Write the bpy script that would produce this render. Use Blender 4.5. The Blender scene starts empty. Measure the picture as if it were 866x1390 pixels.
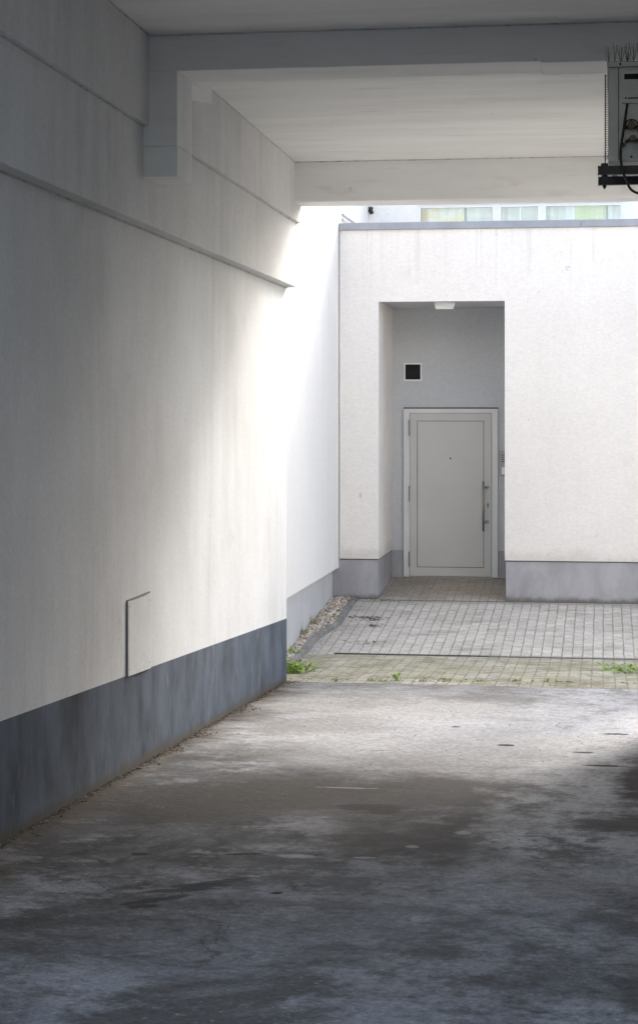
import bpy, bmesh, math, random
from mathutils import Vector, Matrix, noise as mnoise
rnd = random.Random(7)
S = bpy.context.scene
COL = S.collection
E = 2.5                      # eye height above the lowest ground; all heights below are written relative to the eye
TH = math.radians(8.5)
F = 2590.0
sT, cT = math.sin(TH), math.cos(TH)

# ------------------------------------------------------------------ ground profile
PROF = [(-300, -1.61), (0.0, -1.61), (16.47, -2.39), (19.25, -2.50), (22.4, -2.265), (23.9, -2.108), (300, -2.108)]
def gz(y):
    for (a, za), (b, zb) in zip(PROF, PROF[1:]):
        if a <= y <= b:
            return za + (zb - za) * (y - a) / (b - a)
    return PROF[-1][1]
def gp(px, py):
    """where a place seen in the survey photograph lies on the ground"""
    dx = cT * (px - 433) / F - sT; dy = sT * (px - 433) / F + cT; dz = (555 - py) / F
    lo, hi = 3.0, 40.0
    for _ in range(50):
        m = (lo + hi) / 2
        if dz * m > gz(dy * m): lo = m
        else: hi = m
    return (dx * lo, dy * lo, gz(dy * lo))
def sheet_z(y):
    return gz(y) + 0.004

# ------------------------------------------------------------------ mesh builder
class MB:
    def __init__(s): s.bm = bmesh.new()
    def box(s, x0, x1, y0, y1, z0, z1):
        v = [s.bm.verts.new(p) for p in ((x0,y0,z0),(x1,y0,z0),(x1,y1,z0),(x0,y1,z0),(x0,y0,z1),(x1,y0,z1),(x1,y1,z1),(x0,y1,z1))]
        for f in ((0,3,2,1),(4,5,6,7),(0,1,5,4),(1,2,6,5),(2,3,7,6),(3,0,4,7)): s.bm.faces.new([v[i] for i in f])
        return s
    def hexa(s, pts):
        v = [s.bm.verts.new(p) for p in pts]
        for f in ((0,3,2,1),(4,5,6,7),(0,1,5,4),(1,2,6,5),(2,3,7,6),(3,0,4,7)): s.bm.faces.new([v[i] for i in f])
        return s
    def ybox(s, x0, x1, ys, zb, zt):
        """box running along y whose bottom and top heights follow functions of y"""
        rings = []
        for y in ys:
            rings.append([s.bm.verts.new(p) for p in ((x0,y,zb(y)),(x1,y,zb(y)),(x1,y,zt(y)),(x0,y,zt(y)))])
        for a, b in zip(rings, rings[1:]):
            for i in range(4):
                j = (i+1) % 4
                s.bm.faces.new((a[i], a[j], b[j], b[i]))
        s.bm.faces.new(rings[0][::-1]); s.bm.faces.new(rings[-1])
        return s
    def prism(s, pts, z0, z1):
        a = [s.bm.verts.new((x,y,z0)) for x,y in pts]; b = [s.bm.verts.new((x,y,z1)) for x,y in pts]
        s.bm.faces.new(a[::-1]); s.bm.faces.new(b)
        n = len(pts)
        for i in range(n): s.bm.faces.new((a[i], a[(i+1)%n], b[(i+1)%n], b[i]))
        return s
    def tube(s, pts, r, n=8, taper=None):
        pts = [Vector(p) for p in pts]; rings = []
        for i, p in enumerate(pts):
            t = (pts[min(i+1, len(pts)-1)] - pts[max(i-1, 0)]).normalized()
            up = Vector((0,0,1)) if abs(t.z) < .9 else Vector((1,0,0))
            u = t.cross(up).normalized(); w = t.cross(u)
            rr = r if taper is None else r * (1 + (taper-1) * i / (len(pts)-1))
            rings.append([s.bm.verts.new(p + u*rr*math.cos(a) + w*rr*math.sin(a)) for a in [2*math.pi*k/n for k in range(n)]])
        for a, b in zip(rings, rings[1:]):
            for i in range(n): s.bm.faces.new((a[i], a[(i+1)%n], b[(i+1)%n], b[i]))
        s.bm.faces.new(rings[0][::-1]); s.bm.faces.new(rings[-1])
        return s
    def quad(s, *p):
        s.bm.faces.new([s.bm.verts.new(q) for q in p]); return s
    def build(s, name, mat, parent=None, bevel=0, smooth=False, seg=2):
        if bevel:
            bmesh.ops.recalc_face_normals(s.bm, faces=s.bm.faces[:])
            bmesh.ops.bevel(s.bm, geom=[e for e in s.bm.edges], offset=bevel, segments=seg, affect='EDGES', profile=.5)
        bmesh.ops.recalc_face_normals(s.bm, faces=s.bm.faces[:])
        off = Vector((0,0,0))
        p = parent
        while p is not None:
            off += p.location; p = p.parent
        for v in s.bm.verts: v.co = v.co + Vector((0,0,E)) - off
        # a top-level mesh or a part with pieces gets its origin at the place it stands
        me = bpy.data.meshes.new(name); s.bm.to_mesh(me); s.bm.free()
        if smooth:
            for q in me.polygons: q.use_smooth = True
        me.materials.append(mat)
        o = bpy.data.objects.new(name, me); COL.objects.link(o); o.parent = parent
        return o

def tag(o, label=None, cat=None, group=None, kind=None):
    if label: o['label'] = label
    if cat: o['category'] = cat
    if group: o['group'] = group
    if kind: o['kind'] = kind
    return o
def thing(name, loc, label, cat, group=None):
    o = bpy.data.objects.new(name, None); o.empty_display_size = .1
    o.location = (loc[0], loc[1], loc[2] + E); COL.objects.link(o)
    return tag(o, label, cat, group)

# ------------------------------------------------------------------ materials
class N:
    def __init__(s, name):
        s.m = bpy.data.materials.new(name); s.m.use_nodes = True
        s.t = s.m.node_tree; s.b = s.t.nodes['Principled BSDF']
        s.co = s.t.nodes.new('ShaderNodeTexCoord').outputs['Object']
        g = s.t.nodes.new('ShaderNodeNewGeometry'); s.pos = g.outputs['Position']
    def new(s, k, **kw):
        n = s.t.nodes.new(k)
        for a, v in kw.items(): setattr(n, a, v)
        return n
    def link(s, a, b): s.t.links.new(a, b)
    def put(s, sock, v):
        if hasattr(v, 'is_linked') or isinstance(v, bpy.types.NodeSocket): s.link(v, sock)
        else: sock.default_value = v
    def mapping(s, scale=(1,1,1), rot=(0,0,0), loc=(0,0,0), src=None):
        n = s.new('ShaderNodeMapping'); s.link(src or s.pos, n.inputs[0])
        n.inputs['Location'].default_value = loc; n.inputs['Rotation'].default_value = rot; n.inputs['Scale'].default_value = scale
        return n.outputs[0]
    def noise(s, scale=5, detail=4, rough=.55, vec=None, dist=0):
        n = s.new('ShaderNodeTexNoise'); s.link(vec or s.pos, n.inputs['Vector'])
        n.inputs['Scale'].default_value = scale; n.inputs['Detail'].default_value = detail
        n.inputs['Roughness'].default_value = rough; n.inputs['Distortion'].default_value = dist
        return n.outputs['Fac']
    def ramp(s, v, stops, interp='LINEAR'):
        n = s.new('ShaderNodeValToRGB'); s.link(v, n.inputs[0]); r = n.color_ramp; r.interpolation = interp
        while len(r.elements) < len(stops): r.elements.new(.5)
        for e, (p, c) in zip(r.elements, stops):
            e.position = p; e.color = (c, c, c, 1) if isinstance(c, (int, float)) else (*c, 1)
        return n.outputs[0]
    def math(s, op, a, b=0.0, c=None, clamp=False):
        n = s.new('ShaderNodeMath', operation=op, use_clamp=clamp)
        s.put(n.inputs[0], a); s.put(n.inputs[1], b)
        if c is not None: s.put(n.inputs[2], c)
        return n.outputs[0]
    def mix(s, f, a, b, mode='MIX'):
        n = s.new('ShaderNodeMix', data_type='RGBA', blend_type=mode)
        s.put(n.inputs['Factor'], f)
        for k, v in (('A', a), ('B', b)):
            sock = [i for i in n.inputs if i.name == k and i.type == 'RGBA'][0]
            if isinstance(v, tuple): v = (*v, 1) if len(v) == 3 else v
            s.put(sock, v)
        return [o for o in n.outputs if o.type == 'RGBA'][0]
    def xyz(s, v=None):
        n = s.new('ShaderNodeSeparateXYZ'); s.link(v or s.pos, n.inputs[0]); return n.outputs
    def bump(s, h, strength=.3, dist=.01, prev=None):
        n = s.new('ShaderNodeBump'); s.link(h, n.inputs['Height'])
        n.inputs['Strength'].default_value = strength; n.inputs['Distance'].default_value = dist
        if prev is not None: s.link(prev, n.inputs['Normal'])
        return n.outputs[0]
    def done(s, col, rough=.8, nrm=None, metal=0, spec=.3):
        if isinstance(col, tuple): col = (*col, 1)
        s.put(s.b.inputs['Base Color'], col); s.put(s.b.inputs['Roughness'], rough)
        s.b.inputs['Metallic'].default_value = metal; s.b.inputs['Specular IOR Level'].default_value = spec
        if nrm is not None: s.link(nrm, s.b.inputs['Normal'])
        return s.m
    def step(s, v, a, b):
        n = s.new('ShaderNodeMapRange', interpolation_type='SMOOTHSTEP'); s.put(n.inputs['Value'], v)
        n.inputs['From Min'].default_value = a; n.inputs['From Max'].default_value = b
        return n.outputs[0]

def plain(name, col, rough=.5, metal=0, spec=.4, var=.08, scale=12):
    n = N(name)
    v = n.noise(scale, 4)
    c = n.mix(n.ramp(v, [(.3, 0), (.7, 1)]), tuple(q*(1-var) for q in col), tuple(min(1, q*(1+var)) for q in col))
    r = n.math('MULTIPLY_ADD', n.noise(scale*2.3, 3), .2, rough-.1)
    return n.done(c, r, None, metal, spec)

def wall_mat(name, clean, dirty, streak=.5, grain=.3, blotch=.35, warm=None):
    """mineral render: fine grain, trowel unevenness, faint rain streaks and blotches"""
    n = N(name)
    x, y, z = n.xyz()
    big = n.noise(.55, 5, .6)
    st = n.noise(1.0, 7, .72, vec=n.mapping((4.2, 4.2, .42)), dist=.5)
    st2 = n.noise(1.0, 3, .5, vec=n.mapping((34, 34, .9)))
    mask = n.math('MULTIPLY', n.ramp(st, [(.42, 0), (.72, 1)]), n.ramp(n.noise(.8, 3, .5, vec=n.mapping((1, 1, .6))), [(.35, .15), (.65, 1)]))
    f = n.math('MULTIPLY', mask, streak)
    f = n.math('ADD', f, n.math('MULTIPLY', n.ramp(big, [(.4, 0), (.75, 1)]), blotch))
    f = n.math('ADD', f, n.math('MULTIPLY', n.ramp(st2, [(.5, 0), (.8, 1)]), streak*.2), clamp=True)
    c = n.mix(f, clean, dirty)
    if name == 'white_render':
        top = n.math('SUBTRACT', 2.12+E, z)
        run = n.math('MULTIPLY', n.ramp(n.noise(1.0, 5, .7, vec=n.mapping((11, 11, .25))), [(.52, 0), (.70, 1)]), n.step(n.math('ADD', top, n.math('MULTIPLY', n.math('SUBTRACT', big, .5), -1.2)), .9, .05))
        c = n.mix(n.math('MULTIPLY', run, .40), c, (.45,.42,.38))
        low = n.math('ADD', n.math('SUBTRACT', z, E-1.775), n.math('MULTIPLY', n.math('SUBTRACT', n.noise(4, 6, .7), .5), -.35))
        c = n.mix(n.math('MULTIPLY', n.step(low, .16, .0), .35), c, (.42,.40,.34))
    mott = n.ramp(n.noise(1.0, 4, .7, vec=n.mapping((26, 26, 48))), [(.35, .94), (.65, 1.04)])
    c = n.mix(1.0, c, mott, 'MULTIPLY')
    scuff = n.math('MULTIPLY', n.ramp(n.noise(1.0, 7, .75, vec=n.mapping((2.4, 2.4, 1.5), loc=(5, 3, 8))), [(.60, 0), (.72, 1)]), blotch*.5)
    c = n.mix(scuff, c, tuple(q*.78 for q in dirty))
    speck = n.ramp(n.noise(14, 2, .5), [(.70, 0), (.76, 1)])
    c = n.mix(n.math('MULTIPLY', speck, .16), c, tuple(q*.55 for q in dirty))
    b = n.bump(n.noise(95, 5, .75), grain, .006)
    b = n.bump(n.noise(3.2, 4, .5), .22, .03, b)
    return n.done(c, .9, b, 0, .2)

M = {}
def shade_grime():
    n = N('shade_grime_paint')  # dark tone for the bands' shaded undersides and ceiling-corner grime
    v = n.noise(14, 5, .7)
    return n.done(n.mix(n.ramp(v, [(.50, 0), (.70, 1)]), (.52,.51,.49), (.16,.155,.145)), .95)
M['shade_grime'] = shade_grime()
M['render'] = wall_mat('white_render', (.80,.765,.73), (.67,.635,.60), .12, .5, .45)
M['render_side'] = wall_mat('white_render_neighbour', (.80,.775,.745), (.68,.655,.625), .3, .4, .3)
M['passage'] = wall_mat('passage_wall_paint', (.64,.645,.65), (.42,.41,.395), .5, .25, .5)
M['recess'] = wall_mat('recess_paint', (.52,.54,.56), (.45,.465,.48), .15, .2, .35)

def concrete_paint():
    n = N('passage_beam_paint')
    x, y, z = n.xyz()
    a = n.noise(1.0, 5, .6, vec=n.mapping((.5, 3.2, 3)))
    d = n.ramp(n.noise(1.3, 6, .65, vec=n.mapping((1.2, 4, 4))), [(.60, 0), (.78, 1)])
    c = n.mix(n.ramp(a, [(.35, 0), (.7, 1)]), (.76,.765,.765), (.68,.68,.675))
    c = n.mix(n.math('MULTIPLY', d, .38), c, (.36,.34,.31))
    hz = n.ramp(n.noise(1.0, 6, .7, vec=n.mapping((2, 14, 14))), [(.55, 0), (.70, 1)])
    c = n.mix(n.math('MULTIPLY', hz, .22), c, (.40,.38,.35))
    sp = n.ramp(n.noise(9, 2, .5), [(.73, 0), (.77, 1)])
    c = n.mix(n.math('MULTIPLY', sp, .35), c, (.18,.17,.16))
    b = n.bump(n.noise(60, 4, .6), .2, .004)
    b = n.bump(n.noise(1.0, 3, .5, vec=n.mapping((.7, 7, 7))), .35, .02, b)
    return n.done(c, .88, b, 0, .2)
M['beam'] = concrete_paint()

def plinth_mat(name, base, dark, stain_h=.25, streak=.7, soil=(.075,.062,.045)):
    n = N(name)
    x, y, z = n.xyz()
    st = n.noise(1.0, 7, .7, vec=n.mapping((3.6, 3.6, 1.5)), dist=.4)
    st2 = n.noise(2.2, 5, .6)
    f = n.math('ADD', n.math('MULTIPLY', n.ramp(st, [(.36, 0), (.68, 1)]), streak*.7), n.math('MULTIPLY', n.ramp(st2, [(.4, 0), (.7, 1)]), streak*.5), clamp=True)
    c = n.mix(f, base, dark)
    pale = n.ramp(n.noise(1.0, 5, .7, vec=n.mapping((3, 3, 1.2), loc=(4, 2, 1))), [(.62, 0), (.74, 1)])
    c = n.mix(n.math('MULTIPLY', pale, .25), c, (.50,.50,.50))
    # splash dirt: height above the sloping ground
    if name == 'passage_plinth_paint':
        h = n.math('SUBTRACT', z, n.math('MULTIPLY_ADD', y, -(2.39-1.61)/16.47, E-1.61))
    elif name == 'neighbour_plinth':
        h = n.math('SUBTRACT', z, n.math('MULTIPLY_ADD', y, .075, E-2.25-22.4*.075))
    else:
        h = n.math('SUBTRACT', z, E-2.27)
    edge = n.math('ADD', h, n.math('MULTIPLY', n.math('SUBTRACT', n.noise(6, 5, .65), .5), -stain_h*1.2))
    d = n.step(edge, stain_h*.8, stain_h*.1)
    c = n.mix(n.math('MULTIPLY', d, .75), c, soil)
    b = n.bump(n.noise(150, 3, .6), .2, .003)
    b = n.bump(n.noise(7, 5, .6), .3, .012, b)
    return n.done(c, .85, b, 0, .12)
M['plinth'] = plinth_mat('passage_plinth_paint', (.105,.128,.165), (.032,.037,.045), .10, .9)
M['plinth_yard'] = plinth_mat('yard_plinth_paint', (.40,.395,.415), (.26,.255,.265), .12, .8, (.10,.085,.06))
M['plinth_side'] = plinth_mat('neighbour_plinth', (.55,.54,.545), (.40,.40,.41), .05, .5, (.16,.17,.10))

def blob(n, x, y, cx, cy, rx, ry, rot=0, soft=.5, warp=None, wa=.5):
    c, s_ = math.cos(rot), math.sin(rot)
    dx = n.math('SUBTRACT', x, cx); dy = n.math('SUBTRACT', y, cy)
    u = n.math('DIVIDE', n.math('ADD', n.math('MULTIPLY', dx, c), n.math('MULTIPLY', dy, s_)), rx)
    v = n.math('DIVIDE', n.math('SUBTRACT', n.math('MULTIPLY', dy, c), n.math('MULTIPLY', dx, s_)), ry)
    r = n.math('SQRT', n.math('ADD', n.math('MULTIPLY', u, u), n.math('MULTIPLY', v, v)))
    if warp is not None: r = n.math('ADD', r, n.math('MULTIPLY', n.math('SUBTRACT', warp, .5), wa))
    return n.step(r, 1+soft*.5, 1-soft*.5)

def driveway_mat():
    n = N('driveway_concrete')
    x, y, z = n.xyz()
    warp = n.noise(1.6, 8, .68)
    warp2 = n.noise(5, 6, .7)
    smear = n.noise(1.0, 9, .72, vec=n.mapping((1.1, .9, 1)), dist=.6)
    fine = n.noise(1.0, 6, .72, vec=n.mapping((5, 9, 1)))
    wz = n.noise(1.0, 8, .7, vec=n.mapping((1.2, .8, 1), loc=(3, 9, 0)))
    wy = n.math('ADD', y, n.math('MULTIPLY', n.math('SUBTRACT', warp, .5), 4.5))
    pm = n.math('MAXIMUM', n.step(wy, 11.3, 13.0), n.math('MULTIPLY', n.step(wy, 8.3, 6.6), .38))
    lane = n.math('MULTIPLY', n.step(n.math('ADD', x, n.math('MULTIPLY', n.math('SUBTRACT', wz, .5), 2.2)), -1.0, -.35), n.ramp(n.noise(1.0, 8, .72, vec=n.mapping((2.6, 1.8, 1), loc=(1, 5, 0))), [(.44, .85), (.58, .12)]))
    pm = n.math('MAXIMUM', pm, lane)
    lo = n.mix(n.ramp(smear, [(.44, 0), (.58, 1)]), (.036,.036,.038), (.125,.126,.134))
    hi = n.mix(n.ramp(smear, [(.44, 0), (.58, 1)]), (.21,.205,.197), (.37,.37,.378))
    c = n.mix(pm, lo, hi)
    c = n.mix(n.math('MULTIPLY', n.ramp(fine, [(.50, 0), (.62, 1)]), .5), c, (.075,.072,.07))
    chalk = n.math('MULTIPLY', n.ramp(n.noise(1.0, 9, .78, vec=n.mapping((1.6, 1.6, 1), loc=(7, 1, 0))), [(.51, 0), (.60, 1)]), .6)
    c = n.mix(chalk, c, (.34,.34,.36))
    # tone patches: mostly pale by the yard, dark deeper in the passage
    def at(px, py): p = gp(px, py); return p[0], p[1]
    def B(c, px, py, rx, ry, col, amt, rot=0, soft=1.0, w=warp, wa=2.4):
        bx_, by_ = at(px, py)
        return n.mix(n.math('MULTIPLY', blob(n, x, y, bx_, by_, rx, ry, rot, soft, w, wa), amt), c, col)
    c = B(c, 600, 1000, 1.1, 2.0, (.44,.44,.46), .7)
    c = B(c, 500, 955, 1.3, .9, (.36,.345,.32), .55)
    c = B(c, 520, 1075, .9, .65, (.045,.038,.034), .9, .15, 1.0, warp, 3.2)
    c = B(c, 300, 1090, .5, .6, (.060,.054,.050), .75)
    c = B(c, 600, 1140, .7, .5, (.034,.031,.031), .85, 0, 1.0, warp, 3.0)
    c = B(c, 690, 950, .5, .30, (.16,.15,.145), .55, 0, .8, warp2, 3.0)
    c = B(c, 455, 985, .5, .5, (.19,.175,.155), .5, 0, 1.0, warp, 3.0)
    # pale lane along the right-hand side, broken up by dark streaks
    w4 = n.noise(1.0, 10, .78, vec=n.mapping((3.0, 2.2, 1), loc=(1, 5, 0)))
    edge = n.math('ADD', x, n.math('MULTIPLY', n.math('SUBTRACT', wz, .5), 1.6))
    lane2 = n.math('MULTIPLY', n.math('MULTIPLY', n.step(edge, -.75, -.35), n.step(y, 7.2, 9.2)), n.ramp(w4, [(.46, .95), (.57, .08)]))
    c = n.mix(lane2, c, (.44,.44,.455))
    c = B(c, 872, 1062, .15, 1.0, (.030,.023,.020), .97, 0, 1.0, warp2, 2.4)
    c = B(c, 850, 1122, .25, .25, (.04,.035,.034), .9, 0, 1.0, warp2, 2.6)
    # fine grit and fading in the cement skin
    g1 = n.noise(26, 6, .75); g2 = n.noise(70, 4, .7)
    c = n.mix(1.0, c, n.ramp(g1, [(.35, .72), (.65, 1.25)]), 'MULTIPLY')
    c = n.mix(1.0, c, n.ramp(g2, [(.35, .80), (.65, 1.18)]), 'MULTIPLY')
    w3 = n.noise(18, 8, .75)
    def mark(c, px, py, rx, ry, rot, col, amt):
        mx_, my_ = at(px, py)
        return n.mix(n.math('MULTIPLY', blob(n, x, y, mx_, my_, rx, ry, rot, .35, w3, 2.2), amt), c, col)
    hair = n.new('ShaderNodeTexVoronoi', feature='DISTANCE_TO_EDGE'); hair.inputs['Scale'].default_value = .75
    hv = n.new('ShaderNodeVectorMath', operation='MULTIPLY_ADD'); hn = n.new('ShaderNodeTexNoise'); hn.inputs['Scale'].default_value = 3.5; hn.inputs['Detail'].default_value = 6
    n.link(n.pos, hn.inputs['Vector']); n.link(hn.outputs['Color'], hv.inputs[0]); hv.inputs[1].default_value = (.5,.5,0); n.link(n.pos, hv.inputs[2]); n.link(hv.outputs[0], hair.inputs['Vector'])
    hm = n.math('MULTIPLY', n.step(hair.outputs['Distance'], .006, .001), n.ramp(n.noise(.9, 3), [(.52, 0), (.60, 1)]))
    c = n.mix(n.math('MULTIPLY', hm, .5), c, (.04,.038,.036))
    # soil that gathers along the foot of the wall
    wl = n.math('ADD', n.math('SUBTRACT', x, -2.762), n.math('MULTIPLY', n.math('SUBTRACT', warp, .5), -.9))
    c = n.mix(n.math('MULTIPLY', n.step(wl, .36, .02), .8), c, (.085,.067,.05))
    c = n.mix(n.math('MULTIPLY', n.step(n.math('ADD', wl, n.math('MULTIPLY', n.math('SUBTRACT', warp2, .5), -.5)), .12, .0), .7), c, (.045,.036,.028))
    # single marks: drip trail, chalky scuffs, an oil spot with a tear in the surface
    for px, py, rx, rot in ((302,1197,.13,.75),(275,1203,.13,.35),(245,1209,.15,.45),(212,1222,.15,.8),(196,1231,.06,.6)):
        c = mark(c, px, py, rx*1.15, .036, rot, (.020,.021,.025), .8)
    for px, py, rx, ry, rot in ((402,1163,.085,.045,0),(630,1131,.04,.05,0),(665,1127,.06,.05,.3),(495,1165,.06,.02,.1),(720,1179,.13,.012,0),(470,1070,.16,.016,0),(652,1202,.02,.02,0),(700,1180,.1,.012,.1),(345,1190,.03,.02,0),(560,1150,.03,.03,0),(830,1237,.03,.02,0)):
        c = mark(c, px, py, rx, ry, rot, (.40,.40,.40), .6)
    for px, py, rx, ry, rot in ((508,1097,.17,.11,.1),(490,1095,.12,.06,0),(517,1102,.09,.09,.2),(687,1012,.06,.05,0),(792,1022,.07,.04,0),(820,1040,.12,.04,0),(836,997,.10,.04,0),(619,987,.04,.03,0),(375,1213,.025,.02,0),(190,1160,.05,.03,0),(330,1160,.08,.03,.4)):
        c = mark(c, px, py, rx, ry, rot, (.010,.010,.010), .97)
    # exposed aggregate
    ag = n.new('ShaderNodeTexVoronoi'); ag.inputs['Scale'].default_value = 55; n.link(n.pos, ag.inputs['Vector'])
    agm = n.math('MULTIPLY', n.step(ag.outputs['Distance'], .28, .12), n.ramp(n.noise(2.1, 3), [(.5, 0), (.62, 1)]))
    c = n.mix(n.math('MULTIPLY', agm, .45), c, (.06,.057,.054))
    lt = n.step(n.noise(38, 2, .5), .72, .76)
    c = n.mix(n.math('MULTIPLY', lt, .5), c, (.5,.5,.5))
    rough = n.math('MULTIPLY_ADD', smear, .3, .62)
    b = n.bump(n.noise(130, 4, .7), .35, .004)
    b = n.bump(n.noise(1.0, 6, .65, vec=n.mapping((6, 9, 1))), .45, .012, b)
    b = n.bump(warp, .35, .04, b)
    return n.done(c, rough, b, 0, .10)
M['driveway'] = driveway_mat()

def paving_mat():
    n = N('yard_pavers')
    x, y, z = n.xyz()
    wob = n.new('ShaderNodeVectorMath', operation='MULTIPLY_ADD')
    nn = n.new('ShaderNodeTexNoise'); nn.inputs['Scale'].default_value = 3; n.link(n.pos, nn.inputs['Vector'])
    n.link(nn.outputs['Color'], wob.inputs[0]); wob.inputs[1].default_value = (.02,.02,0); n.link(n.pos, wob.inputs[2])
    sx, sy, sz = n.xyz(wob.outputs[0])
    cmb = n.new('ShaderNodeCombineXYZ'); n.link(sy, cmb.inputs[0]); n.link(sx, cmb.inputs[1])
    def brick(mortar, smooth, w=.206, h=.103):
        b = n.new('ShaderNodeTexBrick', offset=.5, squash=1)
        n.link(cmb.outputs[0], b.inputs['Vector'])
        b.inputs['Scale'].default_value = 1; b.inputs['Mortar Size'].default_value = mortar
        b.inputs['Mortar Smooth'].default_value = smooth; b.inputs['Brick Width'].default_value = w; b.inputs['Row Height'].default_value = h
        b.inputs['Color1'].default_value = (.38,.355,.32,1); b.inputs['Color2'].default_value = (.64,.60,.545,1); b.inputs['Mortar'].default_value = (0,0,0,1)
        return b
    br = brick(.0065, .2)
    # long joints only
    q = n.math('FRACT', n.math('DIVIDE', sx, .103))
    longj = n.math('SUBTRACT', 1.0, n.step(n.math('ABSOLUTE', n.math('SUBTRACT', n.math('FRACT', n.math('ADD', q, .5)), .5)), .035, .085))
    base = n.mix(.5, (.56,.515,.455), br.outputs['Color'], 'MIX')
    base = n.mix(n.ramp(n.noise(1.2, 6, .65), [(.35, 0), (.7, .8)]), base, (.58,.545,.495))
    base = n.mix(n.math('MULTIPLY', n.ramp(n.noise(7, 5, .7), [(.5, 0), (.75, 1)]), .4), base, (.22,.20,.18))
    # dry brown dust towards the door and left of the yard
    dust = n.step(n.math('ADD', y, n.math('MULTIPLY', n.noise(2, 5, .6), .5)), 22.3, 23.1)
    base = n.mix(n.math('MULTIPLY', dust, .75), base, (.29,.245,.195))
    dl = n.step(n.math('ADD', x, n.math('MULTIPLY', n.noise(3, 5, .6), .8)), -1.6, -2.7)
    base = n.mix(n.math('MULTIPLY', dl, .45), base, (.32,.30,.28))
    # moss film on the strip by the passage
    ms = n.math('MULTIPLY', n.step(y, 19.25, 19.1), n.ramp(n.noise(1.7, 5, .65), [(.30, .1), (.62, 1)]))
    base = n.mix(n.math('MULTIPLY', ms, .68), base, (.25,.25,.12))
    base = n.mix(n.math('MULTIPLY', n.math('MULTIPLY', n.step(y, 19.25, 19.1), n.ramp(n.noise(5, 7, .75), [(.47, 0), (.60, 1)])), .6), base, (.15,.135,.10))
    base = n.mix(1.0, base, n.ramp(n.noise(34, 5, .75), [(.35, .80), (.65, 1.15)]), 'MULTIPLY')
    gz_ = n.ramp(n.noise(1.0, 7, .72, vec=n.mapping((1.2, 3.2, 1))), [(.50, 0), (.66, .5)])
    base = n.mix(gz_, base, (.20,.175,.145))
    jm = n.ramp(n.noise(9, 3, .6), [(.42, 0), (.56, 1)])
    jcol = n.mix(jm, (.16,.14,.11), (.31,.30,.16))
    dash = n.ramp(n.noise(13, 4, .7), [(.42, .12), (.58, .9)])
    jf = n.math('MULTIPLY', n.math('MAXIMUM', n.math('MULTIPLY', br.outputs['Fac'], .6), n.math('MULTIPLY', longj, .95)), n.math('MULTIPLY', dash, n.math('MULTIPLY_ADD', dl, -.55, 1.0)))
    c = n.mix(jf, base, jcol)
    # damp dirt against the plinth of the low building
    e = n.math('ADD', y, n.math('MULTIPLY', n.math('SUBTRACT', n.noise(5, 5, .65), .5), .12))
    dp = n.math('MULTIPLY', n.step(e, 22.27, 22.37), n.step(y, 22.47, 22.42))
    c = n.mix(n.math('MULTIPLY', dp, .8), c, (.07,.06,.04))
    b = n.bump(n.math('SUBTRACT', 1.0, br.outputs['Fac']), .8, .006)
    b = n.bump(n.noise(90, 4, .7), .3, .004, b)
    b = n.bump(n.noise(4, 4, .6), .4, .02, b)
    return n.done(c, .9, b, 0, .12)
M['paving'] = paving_mat()

def ground_mat():
    n = N('asphalt_ground')
    c = n.mix(n.ramp(n.noise(.8, 6, .6), [(.3, 0), (.7, 1)]), (.05,.05,.052), (.085,.083,.08))
    return n.done(c, .9, n.bump(n.noise(120, 3, .6), .4, .005))
M['ground'] = ground_mat()

M['door'] = plain('door_powder_coat', (.50,.495,.475), .45, 0, .45, .03, 3)
M['door_frame'] = plain('door_frame_coat', (.63,.635,.625), .45, 0, .45, .03, 3)
M['gasket'] = plain('rubber_gasket', (.05,.05,.05), .7)
M['seal'] = plain('grey_sealant', (.16,.15,.14), .8)
M['steel'] = plain('brushed_steel', (.30,.29,.28), .38, 1.0, .5, .1, 30)
M['hinge'] = plain('hinge_steel', (.22,.22,.21), .4, .8, .5, .1, 40)
M['black'] = plain('black_metal', (.018,.018,.019), .5, 0, .4, .2, 20)
M['dark'] = plain('dark_void', (.012,.011,.010), .8)
M['white_plastic'] = plain('white_plastic', (.76,.76,.74), .4, 0, .4, .03)
M['coping'] = plain('zinc_coping', (.27,.285,.32), .5, .25, .5, .10, 5)
M['kerb'] = None
M['ac'] = plain('ac_casing', (.52,.51,.465), .5, 0, .4, .12, 9)
M['ac_dark'] = plain('ac_casing_aged', (.45,.44,.41), .55, 0, .4, .2, 14)
M['drain_steel'] = plain('drain_steel', (.10,.095,.085), .7, .3, .3, .3, 20)
M['brass'] = plain('aged_brass', (.09,.07,.05), .5, .8, .5, .3, 40)
M['green'] = None
def kerb_mat():
    n = N('kerb_concrete')
    c = n.mix(n.ramp(n.noise(9, 6, .65), [(.35, 0), (.7, 1)]), (.17,.165,.155), (.30,.29,.275))
    c = n.mix(n.math('MULTIPLY', n.ramp(n.noise(4, 5, .6), [(.55, 0), (.7, 1)]), .6), c, (.085,.075,.06))
    return n.done(c, .9, n.bump(n.noise(80, 4, .7), .6, .006))
M['kerb'] = kerb_mat()
def obj_rand_mat(name, stops, rough=.85, scale=25):
    n = N(name)
    g = n.t.nodes.new('ShaderNodeNewGeometry')
    c = n.ramp(g.outputs['Random Per Island'], stops)
    c = n.mix(n.math('MULTIPLY', n.ramp(n.noise(scale, 4, .6), [(.4, 0), (.7, 1)]), .35), c, (.12,.10,.08))
    return n.done(c, rough, n.bump(n.noise(120, 3), .3, .002))
M['edging'] = plain('edging_concrete', (.40,.38,.36), .9, 0, .2, .2, 9)
M['gravel'] = obj_rand_mat('gravel_stone', [(0, (.52,.44,.35)), (.25, (.70,.62,.52)), (.5, (.36,.27,.19)), (.65, (.78,.73,.65)), (.85, (.24,.18,.13)), (1, (.62,.59,.56))])
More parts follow.
